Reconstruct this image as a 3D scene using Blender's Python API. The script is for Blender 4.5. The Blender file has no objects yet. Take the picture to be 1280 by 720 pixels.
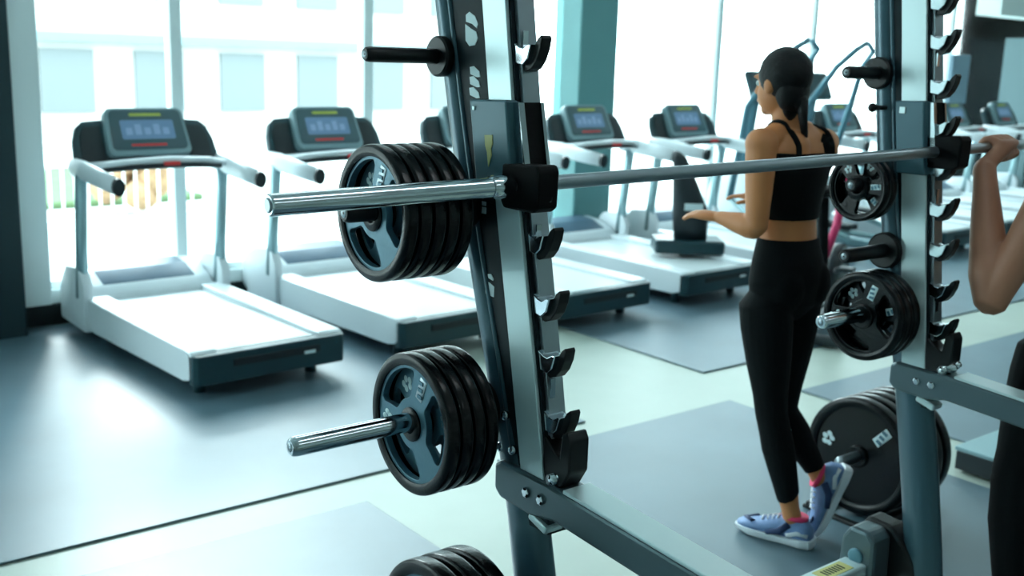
import bpy, bmesh, math, random
from mathutils import Vector, Matrix
from mathutils.bvhtree import BVHTree
from math import pi, sin, cos, radians
random.seed(7)
V = Vector
scn = bpy.context.scene
col = scn.collection

# ------------------------------------------------------------------ camera
CH = 1.6; FPX = 1350.0; PITCH = .21165; ROLL = .0326
YAW = .67491; SP = 1.4216; OY = 2.1244          # squat rack heading, post spacing, distance
cd = bpy.data.cameras.new('camera'); cam = bpy.data.objects.new('camera', cd); col.objects.link(cam)
cd.sensor_width = 36; cd.lens = 36*FPX/1280
fwd = V((0, cos(PITCH), -sin(PITCH))); up = V((0, sin(PITCH), cos(PITCH))); rt = V((1, 0, 0))
# image axes rolled slightly
rx = rt*cos(ROLL) + up*sin(ROLL); ry = up*cos(ROLL) - rt*sin(ROLL)
M = Matrix(((rx.x, ry.x, -fwd.x, 0), (rx.y, ry.y, -fwd.y, 0), (rx.z, ry.z, -fwd.z, CH), (0, 0, 0, 1)))
cam.matrix_world = M
cd.dof.use_dof = True; cd.dof.focus_distance = 2.15; cd.dof.aperture_fstop = 4.0
scn.camera = cam

def ray(x, y):
    a = (x-640)/FPX; b = (y-360)/FPX
    return rx*a - ry*b + fwd
def P(x, y, Y):
    r = ray(x, y); t = Y/r.y; return V((r.x*t, Y, CH+r.z*t))
def Zp(x, y, z=0.0):
    r = ray(x, y); t = (z-CH)/r.z; return V((r.x*t, r.y*t, z))

# --------------------------------------------------------------- materials
def lin(c):
    return tuple((v/12.92 if v <= .04045 else ((v+.055)/1.055)**2.4) for v in c)
def mat(name, rgb, rough=.5, metal=0, noise=0, nscale=20, bump=0, emit=0, spec=None, alpha=None, coat=0, trans=0):
    m = bpy.data.materials.new(name); m.use_nodes = True
    nt = m.node_tree; b = nt.nodes['Principled BSDF']
    c = lin([v/255 for v in rgb]) + (1,)
    b.inputs['Base Color'].default_value = c
    b.inputs['Roughness'].default_value = rough; b.inputs['Metallic'].default_value = metal
    if spec is not None: b.inputs['Specular IOR Level'].default_value = spec
    if coat: b.inputs['Coat Weight'].default_value = coat; b.inputs['Coat Roughness'].default_value = .15
    if trans: b.inputs['Transmission Weight'].default_value = trans
    if emit: b.inputs['Emission Color'].default_value = c; b.inputs['Emission Strength'].default_value = emit
    if noise or bump:
        tc = nt.nodes.new('ShaderNodeTexCoord'); n = nt.nodes.new('ShaderNodeTexNoise')
        n.inputs['Scale'].default_value = nscale; n.inputs['Detail'].default_value = 5
        nt.links.new(tc.outputs['Object'], n.inputs['Vector'])
        if noise:
            r = nt.nodes.new('ShaderNodeValToRGB')
            r.color_ramp.elements[0].position = .3; r.color_ramp.elements[1].position = .7
            r.color_ramp.elements[0].color = tuple(v*(1-noise) for v in c[:3])+(1,)
            r.color_ramp.elements[1].color = tuple(min(1, v*(1+noise)) for v in c[:3])+(1,)
            nt.links.new(n.outputs['Fac'], r.inputs['Fac']); nt.links.new(r.outputs['Color'], b.inputs['Base Color'])
        if bump:
            bp = nt.nodes.new('ShaderNodeBump'); bp.inputs['Strength'].default_value = bump; bp.inputs['Distance'].default_value = .004
            nt.links.new(n.outputs['Fac'], bp.inputs['Height']); nt.links.new(bp.outputs['Normal'], b.inputs['Normal'])
    return m
M_ = {}
def mk(k, *a, **kw): M_[k] = mat(k, *a, **kw)
mk('post_paint', (62, 92, 104), .3, .35, coat=.3)
mk('dark_panel', (16, 34, 40), .55, 0, spec=.2)
mk('black_paint', (6, 13, 16), .4, 0, spec=.35)
mk('baked_sheen_steel', (205, 226, 228), .34, .35)  # pale base colour stands in for windows reflected in the post strips
mk('chrome', (205, 215, 220), .12, 1)
mk('grey_steel', (160, 172, 178), .34, .9)
mk('rail_paint', (88, 106, 112), .28, .5)
mk('bracket_paint', (62, 100, 112), .4, .15)
mk('black_rubber', (3, 7, 9), .6, 0, spec=.15, bump=.15, nscale=120)
mk('plate_iron', (2, 7, 10), .25, 0, spec=.28, bump=.15, nscale=150)
mk('plate_face_lit', (78, 118, 134), .38, .35, bump=.1, nscale=120)  # bluish light on the black plates' faces is put into this colour
mk('white_mark', (215, 235, 238), .5)
mk('yellow_label', (190, 190, 120), .5)
mk('tm_white', (222, 230, 234), .35)
mk('tm_silver', (150, 182, 188), .35, .5)
mk('tm_belt', (205, 214, 216), .45)
mk('tm_dark', (22, 58, 66), .35)
mk('tm_black', (20, 34, 40), .5)
mk('tm_hood', (78, 104, 124), .4)
mk('screen_face', (62, 92, 100), .3)
mk('screen_frame', (130, 158, 164), .4)
mk('display', (96, 128, 160), .3, emit=.25)
mk('digit', (130, 158, 190), .4, emit=.2)
mk('red_mark', (225, 60, 60), .5)
mk('yellow_mark', (190, 200, 90), .5)
mk('skin', (205, 134, 84), .5, noise=.06, nscale=8, bump=.03)
mk('skin_dark', (170, 118, 92), .5, noise=.08, nscale=8, bump=.03)
mk('hair', (3, 8, 10), .55, spec=.3, bump=.5, nscale=90)
mk('black_fabric', (2, 9, 12), .85, spec=.2, bump=.2, nscale=160)
mk('black_top', (4, 9, 11), .85, spec=.2, bump=.2, nscale=160)
mk('shoe_blue', (110, 140, 185), .6, noise=.1, nscale=60)
mk('shoe_navy', (40, 60, 100), .6)
mk('shoe_white', (225, 232, 238), .5)
mk('shoe_pink', (235, 60, 110), .6)
mk('wall_white', (225, 236, 234), .7)
mk('frame_white', (232, 242, 242), .5)
mk('frame_dark', (20, 48, 54), .5)
mk('teal_pillar', (98, 150, 152), .45, noise=.05, nscale=2)
mk('ceiling_white', (228, 236, 236), .8)
mk('fill_glow', (245, 252, 255), .5, emit=5)  # emission of the added ceiling panels, fill light for the room
mk('baseboard_black', (10, 30, 32), .5)
mk('floor_cream', (160, 174, 165), .42, noise=.05, nscale=3)
mk('lawn', (88, 112, 76), .9, noise=.2, nscale=9)
mk('plaza', (200, 200, 195), .9, noise=.05, nscale=2)
mk('facade', (176, 176, 172), .9, noise=.05, nscale=1)
mk('facade_window', (104, 112, 114), .6)
mk('bush', (120, 165, 100), .9, noise=.3, nscale=20)
mk('orange_flower', (170, 136, 104), .9, noise=.2, nscale=20)
mk('dark_red', (80, 34, 44), .6)
mk('shelf_grey', (110, 135, 140), .6)
mk('tv_blue', (120, 148, 165), .4)
mk('magenta', (190, 30, 90), .6)
mk('steel_blue', (90, 135, 150), .4, .3)

def mat_rubber(name, rgb):
    m = mat(name, rgb, .43, 0, spec=1.0); nt = m.node_tree; b = nt.nodes['Principled BSDF']
    tc = nt.nodes.new('ShaderNodeTexCoord')
    n = nt.nodes.new('ShaderNodeTexNoise'); n.inputs['Scale'].default_value = 260; n.inputs['Detail'].default_value = 2
    n2 = nt.nodes.new('ShaderNodeTexNoise'); n2.inputs['Scale'].default_value = 1.6; n2.inputs['Detail'].default_value = 4
    nt.links.new(tc.outputs['Object'], n.inputs['Vector']); nt.links.new(tc.outputs['Object'], n2.inputs['Vector'])
    c = b.inputs['Base Color'].default_value[:3]
    r = nt.nodes.new('ShaderNodeValToRGB'); r.color_ramp.elements[0].position = .35; r.color_ramp.elements[1].position = .7
    r.color_ramp.elements[0].color = tuple(v*.85 for v in c)+(1,); r.color_ramp.elements[1].color = tuple(v*1.15 for v in c)+(1,)
    nt.links.new(n2.outputs['Fac'], r.inputs['Fac']); nt.links.new(r.outputs['Color'], b.inputs['Base Color'])
    bp = nt.nodes.new('ShaderNodeBump'); bp.inputs['Strength'].default_value = .25; bp.inputs['Distance'].default_value = .002
    nt.links.new(n.outputs['Fac'], bp.inputs['Height']); nt.links.new(bp.outputs['Normal'], b.inputs['Normal'])
    M_[name] = m
mat_rubber('rubber_mat', (80, 106, 118))

g = bpy.data.materials.new('window_glass'); g.use_nodes = True; nt = g.node_tree
for n in list(nt.nodes): nt.nodes.remove(n)
o_ = nt.nodes.new('ShaderNodeOutputMaterial'); mx = nt.nodes.new('ShaderNodeMixShader'); fr = nt.nodes.new('ShaderNodeFresnel')
tr = nt.nodes.new('ShaderNodeBsdfTransparent'); gl = nt.nodes.new('ShaderNodeBsdfGlossy'); gl.inputs['Roughness'].default_value = .02
tr.inputs['Color'].default_value = (.93, .98, .98, 1); fr.inputs['IOR'].default_value = 1.12
nt.links.new(fr.outputs[0], mx.inputs[0]); nt.links.new(tr.outputs[0], mx.inputs[1]); nt.links.new(gl.outputs[0], mx.inputs[2]); nt.links.new(mx.outputs[0], o_.inputs[0])
M_['glass'] = g

# ----------------------------------------------------------------- builders
class MB:
    def __init__(s): s.bm = bmesh.new(); s.mats = []
    def _m(s, m):
        if m not in s.mats: s.mats.append(m)
        return s.mats.index(m)
    def box(s, c, d, m=None, rot=None, bev=0, seg=2):
        r = bmesh.ops.create_cube(s.bm, size=1); vs = r['verts']
        for v in vs: v.co = V((v.co.x*d[0], v.co.y*d[1], v.co.z*d[2]))
        fs = list({f for v in vs for f in v.link_faces})
        if bev:
            es = list({e for v in vs for e in v.link_edges})
            rb = bmesh.ops.bevel(s.bm, geom=es, offset=min(bev, min(d)*.49), segments=seg, profile=.5, affect='EDGES')
            vs = list({v for v in rb['verts']} | {v for v in vs if v.is_valid}); fs = list({f for v in vs for f in v.link_faces})
        R = rot.to_3x3() if isinstance(rot, Matrix) else (Matrix.Rotation(rot[1], 3, rot[0]) if rot else Matrix.Identity(3))
        for v in vs: v.co = R @ v.co + V(c)
        if m is not None:
            for f in fs: f.material_index = s._m(m)
        return vs
    def prism(s, pts, axis, a0, a1, m=None, bev=0):
        """pts 2D polygon; axis 'x': pts=(y,z), 'y': (x,z), 'z': (x,y)"""
        def mkv(p, a):
            return V((a, p[0], p[1])) if axis == 'x' else V((p[0], a, p[1])) if axis == 'y' else V((p[0], p[1], a))
        A = [s.bm.verts.new(mkv(p, a0)) for p in pts]; B = [s.bm.verts.new(mkv(p, a1)) for p in pts]
        fs = [s.bm.faces.new(A), s.bm.faces.new(B[::-1])]
        n = len(pts)
        for i in range(n): fs.append(s.bm.faces.new((A[i], B[i], B[(i+1) % n], A[(i+1) % n])))
        bmesh.ops.recalc_face_normals(s.bm, faces=fs)
        if bev:
            es = list({e for f in fs for e in f.edges})
            r = bmesh.ops.bevel(s.bm, geom=es, offset=bev, segments=2, profile=.5, affect='EDGES')
            fs = list({f for v in r['verts'] for f in v.link_faces})
        if m is not None:
            for f in fs:
                if f.is_valid: f.material_index = s._m(m)
    def loft(s, secs, n=24, m=None, cap=True):
        """secs: (centre, vecA, vecB)"""
        rings = []
        for c, a, b in secs:
            c = V(c); a = V(a); b = V(b)
            rings.append([s.bm.verts.new(c + a*cos(2*pi*i/n) + b*sin(2*pi*i/n)) for i in range(n)])
        fs = []
        for r0, r1 in zip(rings, rings[1:]):
            for i in range(n): fs.append(s.bm.faces.new((r0[i], r0[(i+1) % n], r1[(i+1) % n], r1[i])))
        if cap: fs += [s.bm.faces.new(rings[0][::-1]), s.bm.faces.new(rings[-1])]
        bmesh.ops.recalc_face_normals(s.bm, faces=fs)
        for f in fs:
            f.smooth = True
            if m is not None: f.material_index = s._m(m)
        if cap: fs[-1].smooth = fs[-2].smooth = False
    def tube(s, pts, r, n=14, m=None, flat=None):
        pts = [V(p) for p in pts]; rs = r if isinstance(r, (list, tuple)) else [r]*len(pts)
        T = []
        for i in range(len(pts)):
            t = (pts[min(i+1, len(pts)-1)] - pts[max(i-1, 0)]).normalized(); T.append(t)
        nrm = T[0].orthogonal().normalized() if flat is None else (V(flat) - T[0]*V(flat).dot(T[0])).normalized()
        secs = []
        for i, p in enumerate(pts):
            nrm = (nrm - T[i]*nrm.dot(T[i])).normalized(); b = T[i].cross(nrm)
            rr = rs[i]; ra, rb = (rr if isinstance(rr, tuple) else (rr, rr))
            secs.append((p, nrm*ra, b*rb))
        s.loft(secs, n, m)
    def lathe(s, prof, c=(0, 0, 0), axis='x', n=48, m=None, smooth=True):
        """prof: (axial, radius) list, closed with caps when radius 0"""
        c = V(c); ax = {'x': V((1, 0, 0)), 'y': V((0, 1, 0)), 'z': V((0, 0, 1))}[axis]
        e1 = V((0, 1, 0)) if axis == 'x' else V((1, 0, 0)); e2 = ax.cross(e1)
        rings = []
        for t, r in prof:
            if r < 1e-6: rings.append([s.bm.verts.new(c+ax*t)])
            else: rings.append([s.bm.verts.new(c+ax*t+e1*(r*cos(2*pi*i/n))+e2*(r*sin(2*pi*i/n))) for i in range(n)])
        fs = []
        for r0, r1 in zip(rings, rings[1:]):
            for i in range(n):
                j = (i+1) % n
                if len(r0) == 1 and len(r1) == 1: continue
                if len(r0) == 1: fs.append(s.bm.faces.new((r0[0], r1[j], r1[i])))
                elif len(r1) == 1: fs.append(s.bm.faces.new((r0[i], r0[j], r1[0])))
                else: fs.append(s.bm.faces.new((r0[i], r0[j], r1[j], r1[i])))
        bmesh.ops.recalc_face_normals(s.bm, faces=fs)
        for f in fs:
            f.smooth = smooth
            if m is not None: f.material_index = s._m(m)
    def ball(s, c, r, m=None, sub=3, R=None):
        rr = bmesh.ops.create_icosphere(s.bm, subdivisions=sub, radius=1)
        r = r if isinstance(r, (tuple, list)) else (r, r, r)
        for v in rr['verts']:
            q = V((v.co.x*r[0], v.co.y*r[1], v.co.z*r[2]))
            v.co = (R @ q if R else q) + V(c)
        for f in {f for v in rr['verts'] for f in v.link_faces}:
            f.smooth = True
            if m is not None: f.material_index = s._m(m)
    def build(s, name, m=None, parent=None, autosmooth=None, loc=None, rotz=None):
        me = bpy.data.meshes.new(name); s.bm.to_mesh(me); s.bm.free()
        if s.mats:
            for k in s.mats: me.materials.append(M_[k])
        else: me.materials.append(M_[m])
        if autosmooth:
            me.polygons.foreach_set('use_smooth', [True]*len(me.polygons))
            try: me.set_sharp_from_angle(angle=radians(autosmooth))
            except Exception: pass
        o = bpy.data.objects.new(name, me); col.objects.link(o)
        if parent: o.parent = parent
        if loc: o.location = loc
        if rotz: o.rotation_euler.z = rotz
        return o
def empty(name, loc=(0, 0, 0), rotz=0):
    o = bpy.data.objects.new(name, None); col.objects.link(o); o.location = loc; o.rotation_euler.z = rotz
    o.empty_display_size = .1
    return o
def tag(o, label, cat, group=None):
    o['label'] = label; o['category'] = cat
    if group: o['group'] = group
    return o
def struct(o): o['kind'] = 'structure'; return o
def kids(o): return [c for c in bpy.data.objects if c.parent == o]
def copy_tree(o, parent=None):
    c = o.copy(); col.objects.link(c)
    if parent: c.parent = parent
    for k in kids(o): copy_tree(k, c)
    return c
def lerp(tab, x):
    if x <= tab[0][0]: return tab[0][1]
    for (x0, y0), (x1, y1) in zip(tab, tab[1:]):
        if x <= x1: return y0+(y1-y0)*(x-x0)/(x1-x0)
    return tab[-1][1]

# ================================================================= the room
WA = radians(41.6); dw = V((cos(WA), sin(WA), 0)); nw = V((-sin(WA), cos(WA), 0))
W0 = V((-2.62, 6.17, 0)); CEIL = 3.1
S0, S1 = -5.0, 12.6; DEPTH = 12.5
room = lambda s, t, z=0: W0 + dw*s - nw*t + V((0, 0, z))      # t: into the room
def wbox(mb, s0, s1, t0, t1, z0, z1, m=None, bev=0):
    c = room((s0+s1)/2, (t0+t1)/2, (z0+z1)/2)
    mb.box(c, (abs(s1-s0), abs(t1-t0), z1-z0), m, rot=((0, 0, 1), WA), bev=bev)
f = MB(); wbox(f, S0-.2, S1+.2, -.3, DEPTH+.2, -.12, 0); struct(f.build('floor', 'floor_cream'))
f = MB(); wbox(f, S0-.2, S1+.2, -.3, DEPTH+.2, CEIL, CEIL+.15); struct(f.build('ceiling', 'ceiling_white'))
f = MB(); wbox(f, S1, S1+.2, 0, DEPTH, 0, CEIL); struct(f.build('wall_right', 'wall_white'))
f = MB(); wbox(f, S0-.2, S0, 0, DEPTH, 0, CEIL); struct(f.build('wall_left', 'wall_white'))
f = MB(); wbox(f, S0-.2, S1+.2, DEPTH, DEPTH+.2, 0, CEIL); struct(f.build('wall_back', 'wall_white'))
# low black sill along the window wall
f = MB(); wbox(f, S0, S1, 0, .1, 0, .12, bev=.005); struct(f.build('baseboard_window', 'baseboard_black'))
f = MB(); wbox(f, S0, S1, -.02, .08, .12, .2, bev=.004); struct(f.build('trim_1', 'frame_white'))
f = MB(); wbox(f, S0, S1, -.08, .0, CEIL-.22, CEIL); struct(f.build('trim_2', 'frame_white'))
# mullions
pos = [-5, -3.3, -1.75, .72, 2.1, 4.1, 5.9, 7.4, 8.9, 10.2, 12.6]
for i, s in enumerate(pos):
    pass
n = 1
for s0, s1 in zip(pos, pos[1:]):
    w = MB()
    fw = .035
    wbox(w, s0, s0+fw, -.05, .03, .2, CEIL-.22); wbox(w, s1-fw, s1, -.05, .03, .2, CEIL-.22)
    wbox(w, s0, s1, -.05, .03, .2, .24); wbox(w, s0, s1, -.05, .03, CEIL-.26, CEIL-.22)
    wo = struct(w.build('window_%d' % n, 'frame_white')); n += 1
    p_ = MB(); wbox(p_, s0+fw, s1-fw, -.012, -.004, .24, CEIL-.26); p_.build('pane', 'glass', wo)
# dark pilaster at far left with its white reveal
sL = None
f = MB(); wbox(f, -1.1, -.31, -.02, .3, 0, CEIL, bev=.01); struct(f.build('wall_pilaster', 'frame_dark'))
f = MB(); wbox(f, -.31, -.16, -.02, .27, .16, CEIL, bev=.006); struct(f.build('trim_3', 'frame_white'))
# teal structural pillar
f = MB(); wbox(f, 3.96, 4.38, -.1, .2, 0, CEIL, bev=.01); struct(f.build('wall_pillar', 'teal_pillar'))
f = MB(); wbox(f, 10.75, 12.6, .0, .3, 2.25, CEIL); struct(f.build('wall_soffit', 'wall_white'))
# ceiling light panels out of view, added to brighten the interior
for i, (s, t) in enumerate([(s, t) for t in (3.2, 5.6, 8) for s in (0, 3, 6, 9)]):
    L = empty('added_ceiling_light', room(s, t, CEIL), WA)
    b = MB(); b.box((0, 0, -.02), (1.24, .34, .04), bev=.004); b.build('frame', 'frame_white', L)
    b = MB(); b.box((0, 0, -.043), (1.16, .28, .008)); b.build('diffuser', 'fill_glow', L)
    tag(L, 'unseen long white ceiling panel added to brighten the gym floor', 'ceiling light', 'added ceiling light panels')

# rubber mats (thin tiles lying on the cream floor)
def mat_rect(c, sx, sy, label, z=.008, ang=YAW):
    # c: corner, extends sx along heading (can be negative) and sy away from the camera (can be negative)
    ux = V((cos(ang), sin(ang), 0)); wy = V((-sin(ang), cos(ang), 0))
    m = MB(); cc = V((c[0], c[1], z/2+.001)) + ux*sx/2 + wy*sy/2
    m.box((0, 0, 0), (abs(sx), abs(sy), z), bev=.003)
    o = m.build('rubber_mat', 'rubber_mat', loc=cc, rotz=ang); tag(o, label, 'floor mat'); return o
mat_rect((-.5, 3.66), -3.6, -3.2, 'blue-grey rubber floor mat in the lower left corner beside the lowest weight plates')
mat_rect((1.07, 5.0), -1.42, -4.4, 'blue-grey rubber floor mat under the squat rack and the standing woman')
mat_rect((.35, 4.62), -6.0, 2.92, 'large rubber floor mat under the two leftmost treadmills')
mat_rect((1.02, 5.46), 9.0, 2.45, 'rubber floor mat under the row of treadmills right of the rack', z=.0085)
mat_rect((1.46, 5.2), 5.0, -1.0, 'rubber floor mat behind the right post of the squat rack')
mat_rect((2.2, 3.85), 4.0, -3.5, 'rubber floor mat under the person lifting the barbell')

# =========================================================== outside world
gnd = MB(); gnd.box((4, 34, -.25), (90, 60, .1)); gnd.bm.verts.ensure_lookup_table()
struct(gnd.build('ground_outside', 'plaza'))
# lawn behind the left windows
lw = MB(); lw.box((0, 0, 0), (4, 3.4, .08), bev=.03); lawn = lw.build('lawn', 'lawn', loc=room(1.6, -7.4, -.16), rotz=WA)
lawn['kind'] = 'stuff'; tag(lawn, 'pale green lawn seen through the left window', 'grass')
fn = empty('railing', room(1.3, -4.3, -.2), WA); tag(fn, 'pale metal railing in front of the lawn outside', 'railing')
b = MB()
for i in range(26): b.box((-1.5+i*.12, 0, .4), (.02, .02, .8))
b.build('bars', 'frame_white', fn)
b = MB(); b.box((0, 0, .82), (3.1, .05, .04)); b.box((0, 0, .08), (3.1, .04, .03)); b.build('handrail', 'frame_white', fn)
bb = MB()
for i in range(14): bb.ball((random.uniform(-.4, .4), random.uniform(-.25, .25), random.uniform(.2, .75)), random.uniform(.14, .24), sub=2)
tag(bb.build('flowering_shrub', 'orange_flower', loc=room(2.55, -5.0, -.2)), 'pale orange flowering shrub outside behind the leftmost treadmill', 'shrub')
bd = empty('building', room(2, -17, -.2), WA); tag(bd, 'washed out pale building with rows of windows across the street', 'building')
b = MB(); b.box((0, 3, 4.2), (34, 6, 8.4)); b.build('wall', 'facade', bd)
for r_ in range(3):
    b = MB(); b.box((0, -.15, 1.9+r_*2.4), (34.2, .3, .18)); b.build('ledge', 'shelf_grey', bd)
for r_ in range(3):
    for i in range(17):
        b = MB(); b.box((-16+i*2, -.03, 1.0+r_*2.4), (1.1, .08, 1.3)); b.build('window', 'facade_window', bd)

# ============================================================== squat rack
O = V((0, OY, 0)); u = V((cos(YAW), sin(YAW), 0)); w = V((-sin(YAW), cos(YAW), 0))
RW = lambda a, b, z: O + u*a + w*b + V((0, 0, z))
rack = empty('squat_rack', O, YAW)
tag(rack, 'tall grey and black steel squat rack with two leaning posts and bar hooks', 'squat rack')
PROF = {
 'L': dict(tube=[(0, -.13), (.2, -.085), (.52, -.013), (.72, .028), (1.0, .112), (1.3, .208), (1.71, .312), (2.0, .375)],
           strip=[(.74, -.056), (1.07, .007), (1.31, .058), (1.71, .121), (2.0, .168)]),
 'R': dict(tube=[(0, -.15), (.08, -.10), (.2, -.088), (.33, -.064), (.52, -.03), (.7, .004), (1.11, .092), (1.3, .13), (1.79, .2), (2.0, .225)],
           strip=[(.74, -.028), (1.785, .095), (2.0, .118)])}
def wsm(t, z): return (lerp(t, z-.08)+2*lerp(t, z)+lerp(t, z+.08))/4
SW = .075
for side, a0 in (('L', 0.0), ('R', SP)):
    T = PROF[side]['tube']; Sx = PROF[side]['strip']
    # curved oval column
    secs = []
    zz = [0, .03, .08, .15, .25, .35, .45, .55, .65, .75, .85, .95, 1.05, 1.15, 1.25, 1.35, 1.45, 1.55, 1.65, 1.75, 1.85, 1.95, 2.0]
    for z in zz:
        hw = lerp([(0, .058), (.62, .06), (.95, .04), (1.1, .036), (2, .036)], z)
        c = wsm(T, z) - hw
        secs.append((V((a0+.03, c, z)), V((0, hw, 0)), V((.034, 0, 0))))
    b = MB(); b.loft(secs, 28); col_ = b.build('upright_column', 'post_paint', rack)
    # dark panel between column and strip
    zs = [.66, .8, 1.0, 1.2, 1.4, 1.6, 1.8, 2.0]
    pts = [(wsm(T, z)-.05, z) for z in zs] + [(lerp(Sx, z)-SW-.006, z) for z in zs[::-1]]
    b = MB(); b.prism(pts, 'x', a0+.004, a0+.052); b.build('post_panel', 'dark_panel', rack)
    b = MB()
    # raised bead running down the panel
    b.tube([(a0+.004, wsm(T, z)-.068, z) for z in zs[1:]], .006, 8); b.build('panel_bead', 'post_paint', rack)
    # metal face strip, its window reflection put into the pale colour
    zt = [.745, 1.0, 1.3, 1.6, 1.8, 2.0]
    pts = [(lerp(Sx, z), z+(0 if i else .012)) for i, z in enumerate(zt)] + [(lerp(Sx, z)-SW, z) for z in zt[::-1]]
    b = MB(); b.prism(pts, 'x', a0-.004, a0+.005, bev=.0015); b.build('face_strip', 'baked_sheen_steel', rack)
    # hook plate on the front
    pts = [(lerp(Sx, z)-SW-.004, z) for z in zt] + [(lerp(Sx, z)-SW-.016, z) for z in zt[::-1]]
    b = MB(); b.prism(pts, 'x', a0+.014, a0+.056, bev=.001); b.build('hook_plate', 'grey_steel', rack)
    # slot screws between strip and plate
    for z in (.95, 1.25, 1.62):
        b = MB(); bb_ = lerp(Sx, z)-SW-.02
        b.prism([(bb_+.004, z+.028), (bb_-.0, z+.028), (bb_-.0, z-.012), (bb_+.004, z-.012)], 'x', a0+.018, a0+.03)
        b.build('slot_trim', 'chrome', rack)
    # hooks
    zh = [.925, 1.045, 1.155, 1.275, 1.637, 1.80] if side == 'L' else [.925, 1.032, 1.145, 1.256, 1.366, 1.476, 1.587, 1.706, 1.81]
    for i, z in enumerate(zh):
        e = lerp(Sx, z)-SW-.014
        J = [(0, -.04), (-.008, -.046), (-.018, -.048), (-.028, -.042), (-.038, -.024), (-.05, -.004), (-.06, .004), (-.064, -.002),
             (-.06, -.022), (-.05, -.044), (-.036, -.06), (-.02, -.066), (0, -.062)]
        b = MB(); b.prism([(e+p, z+q) for p, q in J], 'x', a0+.018, a0+.044, bev=.002); hk = b.build('bar_hook', 'black_paint', rack)
        J2 = [(.006, -.012), (-.01, -.02), (-.022, -.022), (-.036, -.014), (-.045, -.014), (-.036, -.042), (-.022, -.054), (.006, -.05)]
        b = MB(); b.prism([(e+p, z+q) for p, q in J2], 'x', a0+.006, a0+.05, bev=.002); o_ = b.build('hook_liner', 'chrome', hk); o_['label'] = 'chrome hook liner'
    # bottom catch, a bigger hook above the safety rail
    e = lerp(Sx, .8)-SW
    b = MB(); b.prism([(e+.005, .865), (e-.03, .84), (e-.045, .835), (e-.05, .885), (e-.066, .892), (e-.076, .875), (e-.076, .81), (e-.055, .775), (e-.01, .752), (e+.005, .76)], 'x', a0+.0, a0+.05, bev=.004)
    b.build('bottom_catch', 'black_paint', rack)
    # safety rail toward the lifter
    e = wsm(T, .7)
    b = MB(); b.prism([(e+.0, .765), (e-.02, .778), (-.14, .775), (-1.25, .70), (-1.25, .63), (-.17, .703), (e-.12, .69), (e-.02, .695), (e+.0, .71)], 'x', a0-.012, a0+.062, bev=.007)
    rl = b.build('safety_rail', 'rail_paint', rack)
    b = MB(); b.box((a0+.025, -.72, .7395), (.072, 1.06, .008), rot=((1, 0, 0), .0675), bev=.002); o_ = b.build('wear_strip', 'baked_sheen_steel', rl); o_['label'] = 'bright steel wear strip'
    b = MB()
    for q in (-.085, -.13):
        b.lathe([(0, 0), (0, .011), (-.006, .011), (-.008, .007), (-.008, 0)], (a0-.012, q, .738), 'x', 6, smooth=False)
    b.build('bolt', 'chrome', rl)
    # knuckle bolt on top of the rail
    b = MB(); b.ball((a0+.02, -.155, .792), (.022, .026, .018)); b.ball((a0+.035, -.17, .80), (.014, .014, .012)); b.lathe([(-.03, 0), (-.03, .012), (.04, .012), (.04, 0)], (a0+.02, -.15, .785), 'x', 12)
    b.build('rail_knuckle', 'chrome', rack)
    b = MB(); b.box((a0+.02, -.11, .678), (.05, .06, .02), rot=((1, 0, 0), .3), bev=.006); b.build('rail_gusset', 'baked_sheen_steel', rack)
    # rail front leg and floor foot
    b = MB(); b.tube([(a0+.025, -1.2, .65), (a0+.025, -1.24, .3), (a0+.025, -1.26, .03)], .035, 16); b.build('front_leg', 'post_paint', rack)
    b = MB(); b.box((a0+.03, -.72, .03), (.08, 1.25, .06), bev=.01); b.build('base_foot', 'post_paint', rack)
    # rear stay
    # sliding bracket
    zt0, zt1 = (1.325, 1.512) if side == 'L' else (1.315, 1.512)
    bl = .035 if side == 'L' else .004
    pts = [(lerp(Sx, zt0)+bl, zt0), (lerp(Sx, zt1)+bl+.004, zt1), (lerp(Sx, zt1)-SW-.006, zt1+.004), (lerp(Sx, zt0)-SW-.006, zt0)]
    b = MB(); b.prism(pts, 'x', a0-.024, a0+.06, bev=.004); br = b.build('slide_bracket', 'bracket_paint', rack)
    b = MB(); q0 = lerp(Sx, zt0)-SW-.006; q1 = lerp(Sx, zt1)-SW-.006
    b.prism([(q0, zt0+.05), (q1, zt1), (q1-.018, zt1), (q0-.018, zt0+.05)], 'x', a0-.006, a0+.008); b.prism([(q0, zt0+.05), (q1, zt1), (q1-.018, zt1), (q0-.018, zt0+.05)], 'x', a0+.05, a0+.058)
    b.build('channel_flange', 'chrome', br)
    b = MB(); b.prism([(q0, zt0+.05), (q1, zt1), (q1-.012, zt1), (q0-.012, zt0+.05)], 'x', a0+.008, a0+.05); b.build('channel', 'black_rubber', br)
    # cup that carries the bar
    cb = -.045 if side == 'L' else -.068; cz = 1.352 if side == 'L' else 1.38
    b = MB(); b.prism([(cb+.052, cz+.042), (cb-.055, cz+.048), (cb-.062, cz+.036), (cb-.06, cz-.034), (cb-.045, cz-.044), (cb+.045, cz-.044), (cb+.055, cz-.03)], 'x', a0-.03 if side == 'L' else a0-.006, a0+.022 if side == 'L' else a0+.05, bev=.005)
    b.build('bar_cup', 'black_rubber', rack)
    b = MB(); b.box((a0-.025, lerp(Sx, 1.48)+bl-.02 if side == 'R' else .11, 1.488 if side == 'R' else 1.495), (.004, .018 if side == 'R' else .008, .018 if side == 'R' else .008), bev=.001)
    b.build('bracket_screw', 'baked_sheen_steel', br)
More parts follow.
